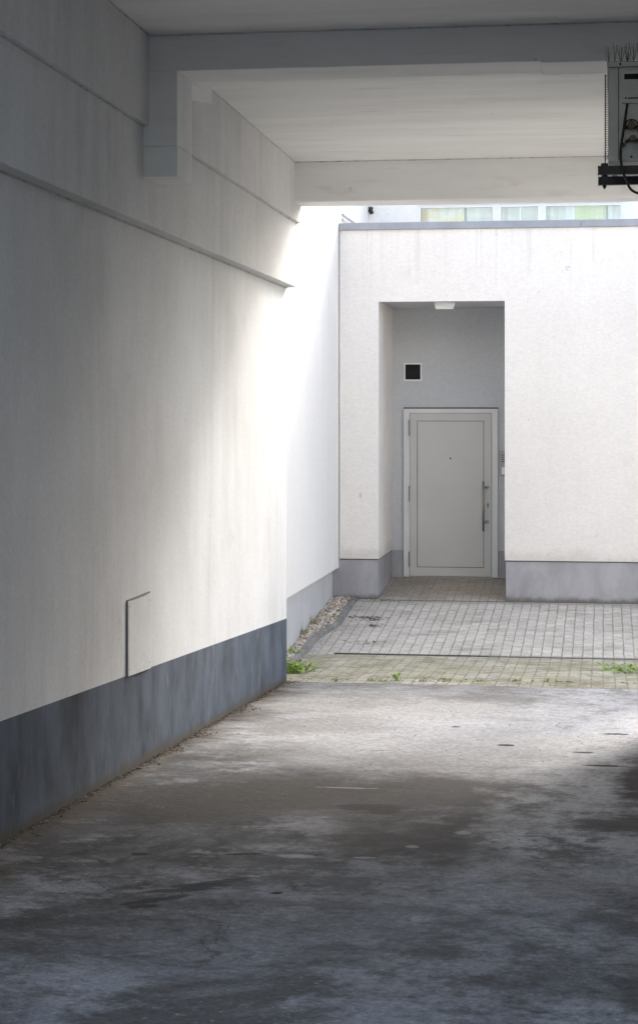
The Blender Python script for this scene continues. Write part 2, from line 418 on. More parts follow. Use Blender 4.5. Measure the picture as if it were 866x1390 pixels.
M['litter'] = obj_rand_mat('dry_leaf', [(0, (.10,.065,.04)), (.4, (.05,.038,.028)), (.7, (.18,.13,.085)), (1, (.30,.27,.24))])
def leaf_mat(name, a, b):
    n = N(name)
    g = n.t.nodes.new('ShaderNodeNewGeometry')
    c = n.ramp(g.outputs['Random Per Island'], [(0, a), (1, b)])
    m = n.done(c, .55, None, 0, .3)
    n.b.inputs['Transmission Weight'].default_value = 0
    return m
M['weed'] = leaf_mat('weed_leaf', (.12,.22,.02), (.28,.40,.05))
M['grass'] = leaf_mat('grass_blade', (.16,.19,.05), (.30,.30,.12))
M['moss'] = leaf_mat('joint_weed', (.10,.16,.02), (.24,.27,.05))

# ------------------------------------------------------------------ ground, driveway, yard paving
def sheet(name, mat, x0, x1, ys, dz, zf=gz, nx=1):
    b = MB(); rows = []
    for y in ys: rows.append([b.bm.verts.new((x0+(x1-x0)*i/nx, y, zf(y)+dz)) for i in range(nx+1)])
    for a, c in zip(rows, rows[1:]):
        for i in range(nx): b.bm.faces.new((a[i], a[i+1], c[i+1], c[i]))
    return tag(b.build(name, mat), kind='structure')
sheet('ground', M['ground'], -300, 300, [p[0] for p in PROF], -.02)
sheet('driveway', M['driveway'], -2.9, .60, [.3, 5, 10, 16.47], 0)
sheet('yard_paving', M['paving'], -3.3, 9.0, [16.474, 19.25, 22.4, 24.0], .001)

sheet('side_paving', M['paving'], .602, 9.0, [13.3, 16.47], 0)
# ------------------------------------------------------------------ passage building
YE = 16.55; Y0 = 4.4; XR = .45; TOP = 3.3
pt = lambda y: -1.84 + .0494*(16.47-y)
mid = lambda y: 1.068 + .0045*(16.47-y)
upb = lambda y: 1.632 + .0052*(16.47-y)
ceil = lambda y: 2.13 + .0113*(16.2-y)
pas = thing('passage_building', (-3.2, 8.5, -2.0), 'shaded drive-through passage with stepped wall, ceiling beams and dark blue-grey plinth', 'building')
ys = [Y0, 8, 12, YE]
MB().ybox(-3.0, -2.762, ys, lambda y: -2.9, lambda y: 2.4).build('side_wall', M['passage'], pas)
MB().ybox(-2.9, -2.7605, ys, lambda y: -2.8, pt).build('plinth', M['plinth'], pas)
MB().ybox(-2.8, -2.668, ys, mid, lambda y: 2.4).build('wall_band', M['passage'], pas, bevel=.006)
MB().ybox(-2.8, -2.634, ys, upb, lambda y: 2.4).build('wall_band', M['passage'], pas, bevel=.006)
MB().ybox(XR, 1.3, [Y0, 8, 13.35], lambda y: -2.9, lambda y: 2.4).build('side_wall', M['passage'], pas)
MB().ybox(XR-.0015, 1.25, [Y0, 8, 13.34], lambda y: -2.8, pt).build('plinth', M['plinth'], pas)
MB().ybox(-3.0, 1.3, [Y0, 8, 16.3], ceil, lambda y: 2.6).build('ceiling', M['beam'], pas)
b = MB(); pr_ = [(-2.66,1.977),(-.36,1.977),(-.352,1.968),(XR+.1,1.968),(XR+.1,2.3),(-2.66,2.3)]
fa = [b.bm.verts.new((x,10.9,z)) for x,z in pr_]; fb = [b.bm.verts.new((x,11.3,z)) for x,z in pr_]
b.bm.faces.new(fa); b.bm.faces.new(fb[::-1])
for i in range(6): b.bm.faces.new((fa[i], fb[i], fb[(i+1)%6], fa[(i+1)%6]))
b.build('beam', M['beam'], pas, bevel=.005)
b = MB(); b.box(-2.70, -2.465, 10.898, 11.3, 1.540, 1.9765); b.build('beam_stub', M['beam'], pas, bevel=.005)
b = MB(); b.box(-2.70, -2.464, 10.894, 11.3, 1.36, 1.538); b.build('beam_stub', M['beam'], pas, bevel=.005)
b = MB(); b.prism([(-2.68,11.29),(-2.44,11.29),(-2.511,12.12),(-2.625,11.96),(-2.68,11.96)], 1.98, 2.25); b.build('corbel', M['beam'], pas, bevel=.005)
MB().box(-2.66, XR+.02, 16.21, YE+.05, 1.784, 2.4).build('beam', M['beam'], pas, bevel=.006)
MB().box(XR+.04, XR+.40, 16.20, YE+.03, -2.9, 1.783).build('pillar', M['passage'], pas, bevel=.008)
MB().box(XR+.03, XR+.42, 13.36, 16.205, 1.70, 2.4).build('beam', M['beam'], pas, bevel=.006)
b = MB(); b.box(-3.0, 1.3, YE-.25, YE+.04, 2.395, TOP)
b.build('outer_wall', M['render_side'], pas)
MB().box(1.31, 9, 13.0, 13.34, -2.9, TOP).build('outer_wall', M['render_side'], pas)
MB().box(-3.1, 1.3, Y0, YE-.25, 2.6, TOP).build('upper_storey', M['render_side'], pas)

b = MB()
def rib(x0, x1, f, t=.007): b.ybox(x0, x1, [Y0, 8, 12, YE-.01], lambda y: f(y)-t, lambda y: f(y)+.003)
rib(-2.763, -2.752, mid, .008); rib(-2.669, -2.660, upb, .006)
b.build('shade_grime_line', M['shade_grime'], pas)  # dark strips painted in for the shaded undersides of the wall bands
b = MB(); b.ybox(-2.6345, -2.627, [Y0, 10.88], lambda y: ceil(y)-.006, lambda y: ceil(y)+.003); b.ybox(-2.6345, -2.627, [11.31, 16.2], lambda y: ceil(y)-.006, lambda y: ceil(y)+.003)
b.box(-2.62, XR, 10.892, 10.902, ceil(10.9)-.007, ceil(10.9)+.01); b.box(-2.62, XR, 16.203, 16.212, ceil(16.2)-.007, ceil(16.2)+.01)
b.build('shade_grime_line', M['shade_grime'], pas)
# access board on the wall, sitting on the plinth
brd = thing('access_board', (-2.75, 11.1, -1.57), 'pale grey board fixed low on the passage wall just above the dark plinth', 'access panel')
MB().hexa([(-2.762,10.86,-1.565),(-2.748,10.86,-1.565),(-2.748,11.42,-1.592),(-2.762,11.42,-1.592),(-2.762,10.86,-1.128),(-2.748,10.86,-1.128),(-2.748,11.42,-1.137),(-2.762,11.42,-1.137)]).build('panel', M['passage'], brd, bevel=.002)
b = MB(); b.box(-2.7615, -2.752, 10.853, 10.8595, -1.568, -1.126); b.box(-2.7615,-2.752,10.86,11.42,-1.127,-1.120)
b.build('seal_strip', M['seal'], brd)
for yy, zz in ((10.89,-1.16),(11.38,-1.17),(10.89,-1.53),(11.38,-1.55)):
    MB().tube([(-2.7485,yy,zz),(-2.7465,yy,zz)], .005, 8).build('screw', M['hinge'], brd)

# ------------------------------------------------------------------ neighbouring house (left side of the yard)
nb = thing('side_house', (-5, 22, -2.3), 'tall white house wall left of the yard with pale plinth set back under it', 'building')
b = MB(); b.box(-8, -3.11, YE+.05, 34, -1.88, 3.5); b.build('wall', M['render_side'], nb)
b = MB(); b.box(-7.9, -3.19, YE+.02, 33.9, -2.9, -1.88); b.build('plinth', M['plinth_side'], nb)
b = MB(); b.box(-3.12, -3.085, 22.65, 25.28, 2.325, 2.345); b.box(-3.12, -3.095, 22.65, 25.28, 2.26, 2.285); b.build('flashing', M['coping'], nb)

# ------------------------------------------------------------------ low entrance building
YF = 22.4; YD = 23.9; XL = -2.635; XQ = -1.151; ZS = 1.27; PT = -1.775
ent = thing('entrance_building', (-.5, 23.5, -2.2), 'low white rendered building with flat metal-capped roof and a deep door recess', 'building')
b = MB()
b.box(-3.10, XL, YF, 25.0, PT, 2.12)
b.box(XQ, 9, YF, 25.0, PT, 2.12)
b.box(XL, XQ, YF, 25.0, ZS, 2.12)
bmesh.ops.remove_doubles(b.bm, verts=b.bm.verts[:], dist=1e-5)
b.build('wall', M['render'], ent)
MB().box(XL-.1, XQ+.1, YD, 24.9, -2.6, ZS+.1).build('recess_wall', M['recess'], ent)
MB().box(XL+.001, XQ-.001, YF+.012, YD+.01, ZS-.004, ZS+.05).build('recess_soffit', M['recess'], ent)
MB().box(-3.19, XL-.012, YF+.015, 24.5, -2.9, PT-.012).build('plinth', M['plinth_yard'], ent)
MB().box(XQ+.014, 8.9, YF+.015, 24.5, -2.9, PT-.012).build('plinth', M['plinth_yard'], ent)
b = MB(); b.box(XL-.02, -2.489, YD-.012, YD+.05, -2.6, PT); b.build('plinth', M['plinth_yard'], ent)
b = MB(); b.box(-1.315, XQ+.02, YD-.012, YD+.05, -2.6, PT); b.build('plinth', M['plinth_yard'], ent)
b = MB(); b.box(-3.095, XL-.004, YF+.006, 24.9, PT-.011, PT-.002); b.box(XQ+.006, 8.95, YF+.006, 24.9, PT-.011, PT-.002)
b.build('shadow_line', M['gasket'], ent)  # dark strip painted in for the shadow line above the plinth
# coping in two lengths with a joint
xj = -.36 + .0
p = -.0
def cop(x0, x1):
    b = MB(); b.prism([(x0, YF-.035), (x1, YF-.035), (x1, YF+.36), (x0, YF+.36)], 2.118, 2.205)
    return b.build('coping', M['coping'], ent, bevel=.006)
cop(-3.105, -.262); cop(-.254, 9.0)
MB().box(-3.10, 9, YF+.3, 25.26, 1.7, 1.95).build('roof', M['ground'], ent)
# small ring left by a fixing in the render
rx, ry, rz = (.0+(-.262+.40)), YF-.004, 1.632
ring = [( -.0+ .0 + (-.30) + 0, 0, 0)]
cx = math.tan(math.atan((771-433)/F)-TH)*YF
b = MB(); b.tube([(cx+.022*math.cos(a), YF-.002, 1.64+.022*math.sin(a)) for a in [i*math.pi*1.6/14 for i in range(15)]], .004, 6)
b.build('fixing_ring', M['ac_dark'], ent)
cx = math.tan(math.atan((489-433)/F)-TH)*YF
b = MB(); b.box(cx-.012, cx+.014, YF-.004, YF+.01, -1.05, -1.0); b.build('render_patch', M['ac'], ent, bevel=.003)
# threshold edging
b = MB(); b.box(XL-.3, 9, 22.33, 22.385, -2.5, gz(22.36)+.005); b.build('edging_strip', M['edging'], ent)

# ---- door (a part of the building, its pieces one level deeper)
def dx(px): return math.tan(math.atan((px-433)/F)-TH)*YD
def dz(py, px=611): 
    x = dx(px); d = -x*sT + YD*cT
    return (555-py)*d/F
DY = YD - .012
X0, X1 = dx(548.4), dx(676.0); ZT = dz(554.6); ZB = -2.104
door = MB().box(dx(557.0), dx(667.4), DY-.045, DY-.001, dz(782.0), dz(560.8)).build('door', M['door'], ent, bevel=.003)
door['label'] = 'plain light grey metal door with a tall bar handle'
MB().box(dx(557.0)-.0035, dx(667.4)+.0035, DY-.030, DY+.002, dz(782.0), dz(560.8)+.0035).build('leaf_seal', M['gasket'], door)
b = MB()
fw0, fw1 = dx(557.0)-.0045, dx(667.4)+.0045; ft = dz(560.8)+.0045
b.box(X0, fw0, DY-.035, DY+.01, ZB, ZT); b.box(fw1, X1, DY-.035, DY+.01, ZB, ZT); b.box(fw0, fw1, DY-.035, DY+.01, ft, ZT)
b.build('door_frame', M['door_frame'], door)
# lintel shadow gap and gasket lines round the inset panel
b = MB(); b.box(X0-.004, X1+.004, DY-.004, DY+.011, ZT+.001, ZT+.016); b.build('lintel_gap', M['gasket'], door)
px0, px1, pz0, pz1 = dx(567.3), dx(656.6), dz(769.3), dz(571.6)
fy = DY-.0455
b = MB(); g = .006
b.box(px0-g, px0, fy, fy+.004, pz0-g, pz1+g); b.box(px1, px1+g, fy, fy+.004, pz0-g, pz1+g)
b.box(px0, px1, fy, fy+.004, pz1, pz1+g); b.box(px0, px1, fy, fy+.004, pz0-g, pz0); b.build('gasket', M['gasket'], door)
MB().box(px0+.001, px1-.001, fy-.003, fy+.004, pz0+.001, pz1-.001).build('door_panel', M['door'], door, bevel=.0015)
b = MB(); cxp, czp = dx(611.9), dz(621.9); b.tube([(cxp, fy-.008, czp), (cxp, fy+.002, czp)], .011, 14); b.build('peephole', M['black'], door)
b = MB(); hx = dx(656.8); hy = fy-.065
b.tube([(hx, hy, dz(719.8)), (hx, hy, dz(652.7))], .0125, 12); 
for pz in (661, 707.6):
    b.tube([(hx, hy, dz(pz)), (dx(661.8), fy-.004, dz(pz))], .008, 8)
hd = b.build('door_handle', M['steel'], door, smooth=True)
for pz in (661, 707.6):
    b = MB(); b.tube([(dx(662), fy-.014, dz(pz)), (dx(662), fy+.001, dz(pz))], .026, 16); b.build('rosette', M['steel'], door, bevel=.003)
b = MB(); b.box(dx(661.2), dx(664.2), fy-.010, fy+.001, dz(688.6), dz(682)); b.build('lock_plate', M['steel'], door, bevel=.004)
b = MB(); b.tube([(dx(662.7), fy-.015, dz(684.6)), (dx(662.7), fy-.009, dz(684.6))], .008, 12); b.build('lock_cylinder', M['brass'], door)
for a, c in ((590.6, 570.4), (680, 660), (769, 749.5)):
    b = MB(); hxx = dx(556.2)
    z0, z1 = dz(a), dz(c); L = z1-z0
    for k in range(3): b.tube([(hxx, DY-.055, z0+L*k/3+.002), (hxx, DY-.055, z0+L*(k+1)/3-.002)], .009, 10)
    b.tube([(hxx, DY-.055, z0-.008),(hxx, DY-.055, z1+.008)], .006, 8)
    b.build('hinge', M['hinge'], door)
MB().box(fw0, fw1, DY-.05, DY+.0, ZB-.02, dz(782.4)).build('door_sill', M['steel'], door)

# vent
vx, vz = dx(560.5), dz(504.6, 560); vh = .113
vt = thing('vent_grille', (vx, YD, vz-vh), 'small square vent with white rim and black louvres on the grey wall above the door', 'vent')
b = MB(); w = .018
b.box(vx-vh, vx+vh, YD-.014, YD, vz+vh-w, vz+vh); b.box(vx-vh, vx+vh, YD-.014, YD, vz-vh, vz-vh+w)
b.box(vx-vh, vx-vh+w, YD-.014, YD, vz-vh+w, vz+vh-w); b.box(vx+vh-w, vx+vh, YD-.014, YD, vz-vh+w, vz+vh-w); b.build('frame', M['white_plastic'], vt)
MB().box(vx-vh+w, vx+vh-w, YD-.004, YD-.001, vz-vh+w, vz+vh-w).build('backing', M['dark'], vt)
b = MB()
for k in range(9):
    zc = vz-vh+w+.012+k*.0205
    b.hexa([(vx-vh+w+.002,YD-.013,zc-.006),(vx+vh-w-.002,YD-.013,zc-.006),(vx+vh-w-.002,YD-.004,zc+.004),(vx-vh+w+.002,YD-.004,zc+.004),
            (vx-vh+w+.002,YD-.013,zc-.003),(vx+vh-w-.002,YD-.013,zc-.003),(vx+vh-w-.002,YD-.004,zc+.007),(vx-vh+w+.002,YD-.004,zc+.007)])
b.build('louvre', M['black'], vt)

# intercom
ix0, ix1 = dx(679.4), dx(690)
ic = thing('door_intercom', ((ix0+ix1)/2, YD, dz(645)), 'narrow grey intercom with white lower half beside the grey door', 'intercom')
MB().box(ix0, ix1, YD-.028, YD, dz(645.5, 680), dz(611.5, 680)).build('housing', M['steel'], ic, bevel=.004)
MB().box(ix0+.012, ix1-.004, YD-.033, YD-.027, dz(644, 680), dz(634, 680)).build('name_plate', M['white_plastic'], ic, bevel=.002)
b = MB()
for k in range(4): b.box(ix0+.015, ix1-.01, YD-.0295, YD-.027, dz(618+k*3, 680), dz(617+k*3, 680))
b.build('speaker_slots', M['dark'], ic)

# lamp under the recess soffit
lx = math.tan(math.atan((603.5-433)/F)-TH)*22.62; ly = 22.62
lt = thing('soffit_light', (lx, ly, ZS-.09), 'small white box lamp under the top of the door recess', 'lamp')
MB().box(lx-.118, lx+.118, ly-.045, ly+.075, ZS-.03, ZS-.004).build('base_plate', M['white_plastic'], lt, bevel=.004)
MB().hexa([(lx-.105,ly-.035,ZS-.082),(lx+.105,ly-.035,ZS-.082),(lx+.105,ly+.06,ZS-.082),(lx-.105,ly+.06,ZS-.082),(lx-.116,ly-.043,ZS-.0305),(lx+.116,ly-.043,ZS-.0305),(lx+.116,ly+.073,ZS-.0305),(lx-.116,ly+.073,ZS-.0305)]).build('lamp_cover', M['white_plastic'], lt, bevel=.006)
for k in (-1, 1): MB().tube([(lx+k*.10, ly-.049, ZS-.017), (lx+k*.10, ly-.044, ZS-.017)], .005, 8).build('screw', M['hinge'], lt)

# ------------------------------------------------------------------ house behind
YB = 25.3; RT = 3.1
rear = thing('rear_house', (0, 27, 0), 'white house behind the low roof, showing only a strip of wall and wide curtained windows', 'building')
def bx_(px): return math.tan(math.atan((px-433)/F)-TH)*YB
wx0, wx1, wz0, wz1 = bx_(567), bx_(846), 1.98, 2.715
b = MB(); b.box(-3.109, wx0, YB, 30, 0, RT); b.box(wx1, 9, YB, 30, 0, RT); b.box(wx0, wx1, YB, 30, wz1, RT); b.box(wx0, wx1, YB, 30, 0, wz0); b.box(wx0, wx1, YB+.9, 30, wz0, wz1)
for a_, c_ in ((672, 676), (734, 737)): b.box(bx_(a_), bx_(c_), YB+.01, YB+.12, wz0, wz1)
b.build('wall', M['render_side'], rear)
MB().box(-3.109, 9.1, YB-.15, 30.1, RT, RT+.12).build('roof', M['coping'], rear)
def glass():
    m = bpy.data.materials.new('window_glass'); m.use_nodes = True; t = m.node_tree; t.nodes.clear()
    o = t.nodes.new('ShaderNodeOutputMaterial'); mx = t.nodes.new('ShaderNodeMixShader'); g = t.nodes.new('ShaderNodeBsdfGlossy'); tr = t.nodes.new('ShaderNodeBsdfTransparent')
    g.inputs['Roughness'].default_value = .02; tr.inputs[0].default_value = (.93,.95,.94,1); mx.inputs[0].default_value = .10
    t.links.new(tr.outputs[0], mx.inputs[1]); t.links.new(g.outputs[0], mx.inputs[2]); t.links.new(mx.outputs[0], o.inputs[0])
    return m
M['glass'] = glass()
def curtain_mat(name, a, b_):
    n = N(name)
    v = n.noise(1.0, 3, .5, vec=n.mapping((3, 1, 9)))
    c = n.mix(n.ramp(v, [(.4, 0), (.6, 1)]), a, b_)
    return n.done(c, .9)
M['cur_y'] = curtain_mat('curtain_ochre', (.85,.62,.26), (.78,.74,.62))
M['cur_w'] = curtain_mat('curtain_sheer', (.62,.60,.53), (.72,.70,.64))
M['cur_g'] = curtain_mat('curtain_green', (.55,.62,.26), (.66,.68,.42))
def window(a, c, lab, curtains, mull=None):
    x0, x1 = bx_(a), bx_(c); w = .035
    b = MB(); b.box(x0, x0+w, YB+.03, YB+.09, wz0, wz1); b.box(x1-w, x1, YB+.03, YB+.09, wz0, wz1)
    b.box(x0+w, x1-w, YB+.03, YB+.09, wz1-w, wz1); b.box(x0+w, x1-w, YB+.03, YB+.09, wz0, wz0+w)
    if mull: xm = bx_(mull); b.box(xm-.006, xm+.006, YB+.032, YB+.088, wz0+w, wz1-w)
    f = b.build('window', M['white_plastic'], rear); f['label'] = lab
    MB().box(x0+w-.004, x1-w+.004, YB+.058, YB+.064, wz0+w-.004, wz1-w+.004).build('pane', M['glass'], f)
    for ca, cb, mt in curtains:
        xa, xb = bx_(ca)+.03, bx_(cb)-.03
        b = MB(); n_ = 60; top = []; bot = []
        for i in range(n_+1):
            x = xa+(xb-xa)*i/n_; y = YB+.16+.018*math.sin(x*38+math.sin(x*9)*2)
            top.append(b.bm.verts.new((x, y, wz1+.0))); bot.append(b.bm.verts.new((x, y+.01*math.sin(x*23), wz0)))
        for i in range(n_): b.bm.faces.new((bot[i], bot[i+1], top[i+1], top[i]))
        b.build('curtain', mt, f, smooth=True)
window(567, 672, 'left window with ochre striped curtain', [(567, 632, M['cur_y']), (629, 672, M['cur_w'])])
window(676, 734, 'narrow middle window with thin divider and grey sheer curtain', [(676, 734, M['cur_w'])], 706)
window(737, 846, 'right window with green and white curtains', [(737, 770, M['cur_w']), (764, 783, M['white_plastic']), (776, 826, M['cur_g']), (822, 846, M['white_plastic'])])
MB().box(wx0-.05, wx1+.05, YB-.06, YB+.03, wz0-.04, wz0-.002).build('sill', M['coping'], rear)

# dark fitting in the corner above the low roof
fxx = bx_(503.5)
cf = thing('corner_fitting', (fxx, YB-.05, 2.55), 'small black fitting in the wall corner above the metal-capped roof edge', 'fitting')
MB().box(fxx-.16, fxx+.03, YB-.03, YB+.0, 2.665, 2.70).build('bracket', M['black'], cf, bevel=.01)
MB().tube([(fxx-.02, YB-.01, 2.66), (fxx-.0, YB-.05, 2.65), (fxx+.02, YB-.08, 2.615)], .030, 12, .9).build('nozzle', M['black'], cf)
MB().tube([(fxx-.035, YB-.012, 2.62), (fxx-.035, YB-.012, 1.97)], .006, 6).build('cable', M['ac_dark'], cf)  # thin tube drawn in for the shadow line down the wall corner

# ------------------------------------------------------------------ air conditioner, bracket, bird spikes
AY = 9.9; AD = AY*cT
def ax(px): return math.tan(math.atan((px-433)/F)-TH)*AY
def az(py): return (555-py)*(AY*cT)/F
U0, U1 = ax(825.8), ax(825.8)+.29; AZ0, AZ1 = az(219.5), az(83.5)
ac = thing('air_conditioner', ((U0+U1)/2, AY+.38, AZ0), 'old beige air conditioning unit on black bracket arms, end panel with valves facing out', 'air conditioner')
MB().box(U0, U1, AY, AY+.76, AZ0, AZ1-.028).build('casing', M['ac'], ac, bevel=.006)
MB().box(U0-.006, U1+.006, AY-.006, AY+.766, AZ1-.026, AZ1).build('lid', M['ac'], ac, bevel=.005)
MB().box(U0+.05, U0+.054, AY-.0015, AY+.01, AZ0+.01, AZ1-.03).build('panel_seam', M['gasket'], ac)
MB().box(U0+.056, U1-.006, AY-.004, AY+.01, AZ0+.012, AZ0+.10).build('base_panel', M['ac_dark'], ac, bevel=.002)
cv0 = ax(844)
cvr = MB().box(cv0, U1-.02, AY-.03, AY+.01, az(141), az(96)).build('terminal_cover', M['ac'], ac, bevel=.005)
MB().box(cv0+.012, U1-.035, AY-.0315, AY-.026, az(109), az(101.5)).build('grip_slot', M['dark'], cvr)
MB().box(cv0+.03, cv0+.09, AY-.0312, AY-.028, az(135.3), az(133.6)).build('rating_label', M['dark'], cvr)
MB().tube([(cv0+.02, AY-.034, az(134.2)), (cv0+.02, AY-.027, az(134.2))], .005, 8).build('screw', M['black'], cvr)
# wire guard over the coil on the side
b = MB(); gx = U0-.016
for k in range(46):
    z = AZ0+.02+k*(AZ1-AZ0-.09)/45; b.tube([(gx, AY+.02, z), (gx, AY+.74, z)], .0014, 4)
    b.tube([(gx, AY+.02, z), (U0, AY+.016, z)], .0014, 4)
for yy in (AY+.02, AY+.2, AY+.38, AY+.56, AY+.74): b.tube([(gx, yy, AZ0+.01), (gx, yy, AZ1-.06)], .003, 5)
b.build('coil_guard', M['black'], ac)
# valves
for vy, vx_, r in ((172, 857, .028), (190, 858.5, .024)):
    zc = az(vy); xc = ax(vx_)
    v = MB().tube([(xc, AY, zc), (xc, AY-.035, zc), (xc, AY-.05, zc)], r*.55, 14).build('valve', M['brass'], ac, bevel=.002)
    MB().tube([(xc, AY-.05, zc), (xc, AY-.062, zc)], r*.8, 6).build('valve_nut', M['brass'], v)
    b = MB(); b.tube([(xc, AY-.03, zc), (xc+.03, AY-.035, zc-.01), (xc+.05, AY-.03, zc-.05), (xc+.055, AY-.02, zc-.14), (xc+.12, AY+.0, zc-.2), (XR, AY+.05, zc-.21)], .009, 8); b.build('pipe', M['brass'], v, smooth=True)
    MB().tube([(xc-.01, AY-.02, zc), (xc-.034, AY-.03, zc-.012)], .008, 8).build('valve_port', M['brass'], v)
b = MB(); b.tube([(ax(857)+.03*math.cos(a), AY-.045, az(172)+.006+.024*math.sin(a)) for a in [i*math.pi/8 for i in range(17)]], .004, 6); b.build('valve_ring', M['black'], ac)
for p_, q_ in ((857,163.5),(857,213),(842,47+40)):
    b = MB(); b.tube([(ax(p_), AY-.011, az(q_)), (ax(p_), AY, az(q_))], .006, 8); b.build('screw', M['black'], ac)
def bez(pts, n=14):
    out = []
    P = [Vector(p) for p in pts]; P = [P[0]] + P + [P[-1]]
    for i in range(1, len(P)-2):
        for k in range(n):
            t = k/n
            out.append(.5*((2*P[i]) + (P[i+1]-P[i-1])*t + (2*P[i-1]-5*P[i]+4*P[i+1]-P[i+2])*t*t + (3*P[i]-P[i-1]-3*P[i+1]+P[i+2])*t**3))
    out.append(P[-2]); return out
cy_ = AY-.055
b = MB(); b.tube(bez([(ax(851.7), AY-.012, az(140)), (ax(850), cy_, az(152)), (ax(846), cy_, az(180)), (ax(842.5), cy_-.005, az(206)), (ax(843.5), cy_-.01, az(226)), (ax(850), cy_-.01, az(246)), (ax(866), cy_, az(264)), (XR-.01, cy_+.02, az(272)), (XR, cy_+.03, az(290))]), .0068, 8)
b.build('cable', M['black'], ac, smooth=True)
b = MB(); b.tube([(ax(846), AY-.001, az(197.5)), (ax(846), cy_, az(197.5))], .008, 8); b.build('cable_clip', M['black'], ac)

br = thing('wall_bracket', (XR, AY+.3, az(250)), 'pair of black steel bracket arms carrying the beige air conditioning unit', 'bracket')
ya = AY+.02
for k, yy in enumerate((ya, ya+.46)):
    z1_ = az(224.3); z0_ = z1_-.044
    arm = MB().box(ax(812.6), XR, yy-.02, yy+.02, z0_, z1_).build('arm', M['black'], br, bevel=.002)
    MB().box(ax(812.6)-.004, ax(812.6), yy-.023, yy+.023, z0_-.002, z1_+.002).build('end_cap', M['black'], arm)
    bx0 = ax(820.6)
    MB().tube([(bx0, yy, z0_-.020), (bx0, yy, z1_+.012)], .006, 8).build('bolt', M['black'], arm)
    MB().tube([(bx0, yy, z0_-.012), (bx0, yy, z0_)], .012, 6).build('nut', M['black'], arm)
    MB().tube([(bx0, yy, z1_), (bx0, yy, z1_+.014)], .018, 12).build('rubber_pad', M['gasket'], arm)
    MB().hexa([(XR-.03,yy-.018,z0_-.35),(XR,yy-.018,z0_-.35),(XR,yy+.018,z0_-.35),(XR-.03,yy+.018,z0_-.35),(XR-.03,yy-.018,z0_),(XR,yy-.018,z0_),(XR,yy+.018,z0_),(XR-.03,yy+.018,z0_)]).build('upright', M['black'], br)
MB().box(U0+.02, U0+.05, AY+.0, AY+.5, az(224.3), AZ0).build('foot_rail', M['ac_dark'], br)
MB().box(U1-.05, U1-.02, AY+.0, AY+.5, az(224.3), AZ0).build('foot_rail', M['ac_dark'], br)

sp = thing('bird_spikes', ((U0+U1)/2, AY+.05, AZ1), 'rows of thin dark bird spikes standing on top of the air conditioning unit', 'bird spikes')
for yy in (AY+.03, AY+.17):
    MB().box(U0-.004, U1+.004, yy-.010, yy+.010, AZ1+.0005, AZ1+.006).build('base_strip', M['gasket'], sp)
proto = None
def wire(p, q):
    return MB().tube([p, ((p[0]+q[0])/2+rnd.uniform(-.003,.003), (p[1]+q[1])/2, (p[2]+q[2])/2), q], .0014, 5, .6).build('spike', M['black'], sp)
for yy in (AY+.03, AY+.17):
    for k in range(10):
        x = U0+.002+k*.0315
        for s_ in (-1, 0, 1):
            if rnd.random() < .12: continue
            h = .088+rnd.uniform(-.012, .024)
            wire((x, yy, AZ1+.004), (x+s_*.016+rnd.uniform(-.012,.012), yy+rnd.uniform(-.03,.03), AZ1+h))

# ------------------------------------------------------------------ kerb stones, drain, gravel
kp = [(482.5,813.5),(472.5,828),(458.5,849),(429.5,867.5),(409,890),(392,909)]
K = [gp(*q) for q in kp]
K = [(max(x,-3.06), y) for x, y, z in K]
kl = ['farthest kerb stone beside the gravel, touching the low building', 'short kerb stone beside the gravel, just before the large crack', 'kerb stone nearer than the large crack, halfway along the gravel', 'kerb stone beside the gravel, next to the weeds', 'nearest kerb stone, half hidden by the bright green weeds']
for i in range(5):
    (xa, ya_), (xb, yb) = K[i], K[i+1]
    v = Vector((xb-xa, yb-ya_)); L = v.length; v.normalize(); n_ = Vector((-v.y, v.x)); w = .032
    g = .008; a = Vector((xa, ya_)) + v*g; c = Vector((xb, yb)) - v*g
    jit = [0, .006, -.008, .004, 0][i]
    za, zb = gz(a.y)+.052+jit, gz(c.y)+.050-jit
    q = [a-n_*w, a+n_*w, c+n_*w, c-n_*w]
    b = MB(); b.hexa([(q[0].x,q[0].y,za-.2),(q[1].x,q[1].y,za-.2),(q[2].x,q[2].y,zb-.2),(q[3].x,q[3].y,zb-.2),(q[0].x,q[0].y,za),(q[1].x,q[1].y,za),(q[2].x,q[2].y,zb),(q[3].x,q[3].y,zb)])
    tag(b.build('kerb_stone', M['kerb'], bevel=.009), kl[i], 'kerb stone', 'kerb stones along the gravel bed')

def kerb_x(y):
    for (xa, ya_), (xb, yb) in zip(K, K[1:]):
        if yb <= y <= ya_: return xa+(xb-xa)*(y-ya_)/(yb-ya_)
    return K[-1][0] if y < K[-1][1] else K[0][0]
def pebble(b, x, y, z, r):
    bm2 = bmesh.new(); bmesh.ops.create_icosphere(bm2, subdivisions=1, radius=1)
    m = Matrix.Rotation(rnd.uniform(0,6.3),3,'Z') @ Matrix.Rotation(rnd.uniform(-.6,.6),3,'X') @ Matrix.Diagonal((r*rnd.uniform(.8,1.5), r*rnd.uniform(.7,1.1), r*rnd.uniform(.45,.8)))
    vs = {}
    for v in bm2.verts:
        co = m @ (v.co*(1+rnd.uniform(-.13,.13))); vs[v.index] = b.bm.verts.new((x+co.x, y+co.y, z+co.z))
    for f in bm2.faces: b.bm.faces.new([vs[v.index] for v in f.verts])
    bm2.free()
b = MB()
for i in range(2600):
    y = rnd.uniform(17.4, YF+.0); kx = kerb_x(y)
    x = rnd.uniform(-3.19, kx-.03)
    pebble(b, x, y, gz(y)+.012+rnd.random()*.028, rnd.uniform(.010,.024))
for i in range(60):
    y = rnd.uniform(18, YF); pebble(b, kerb_x(y)+.05+abs(rnd.gauss(0,.06)), y, gz(y)+.006, rnd.uniform(.004,.010))
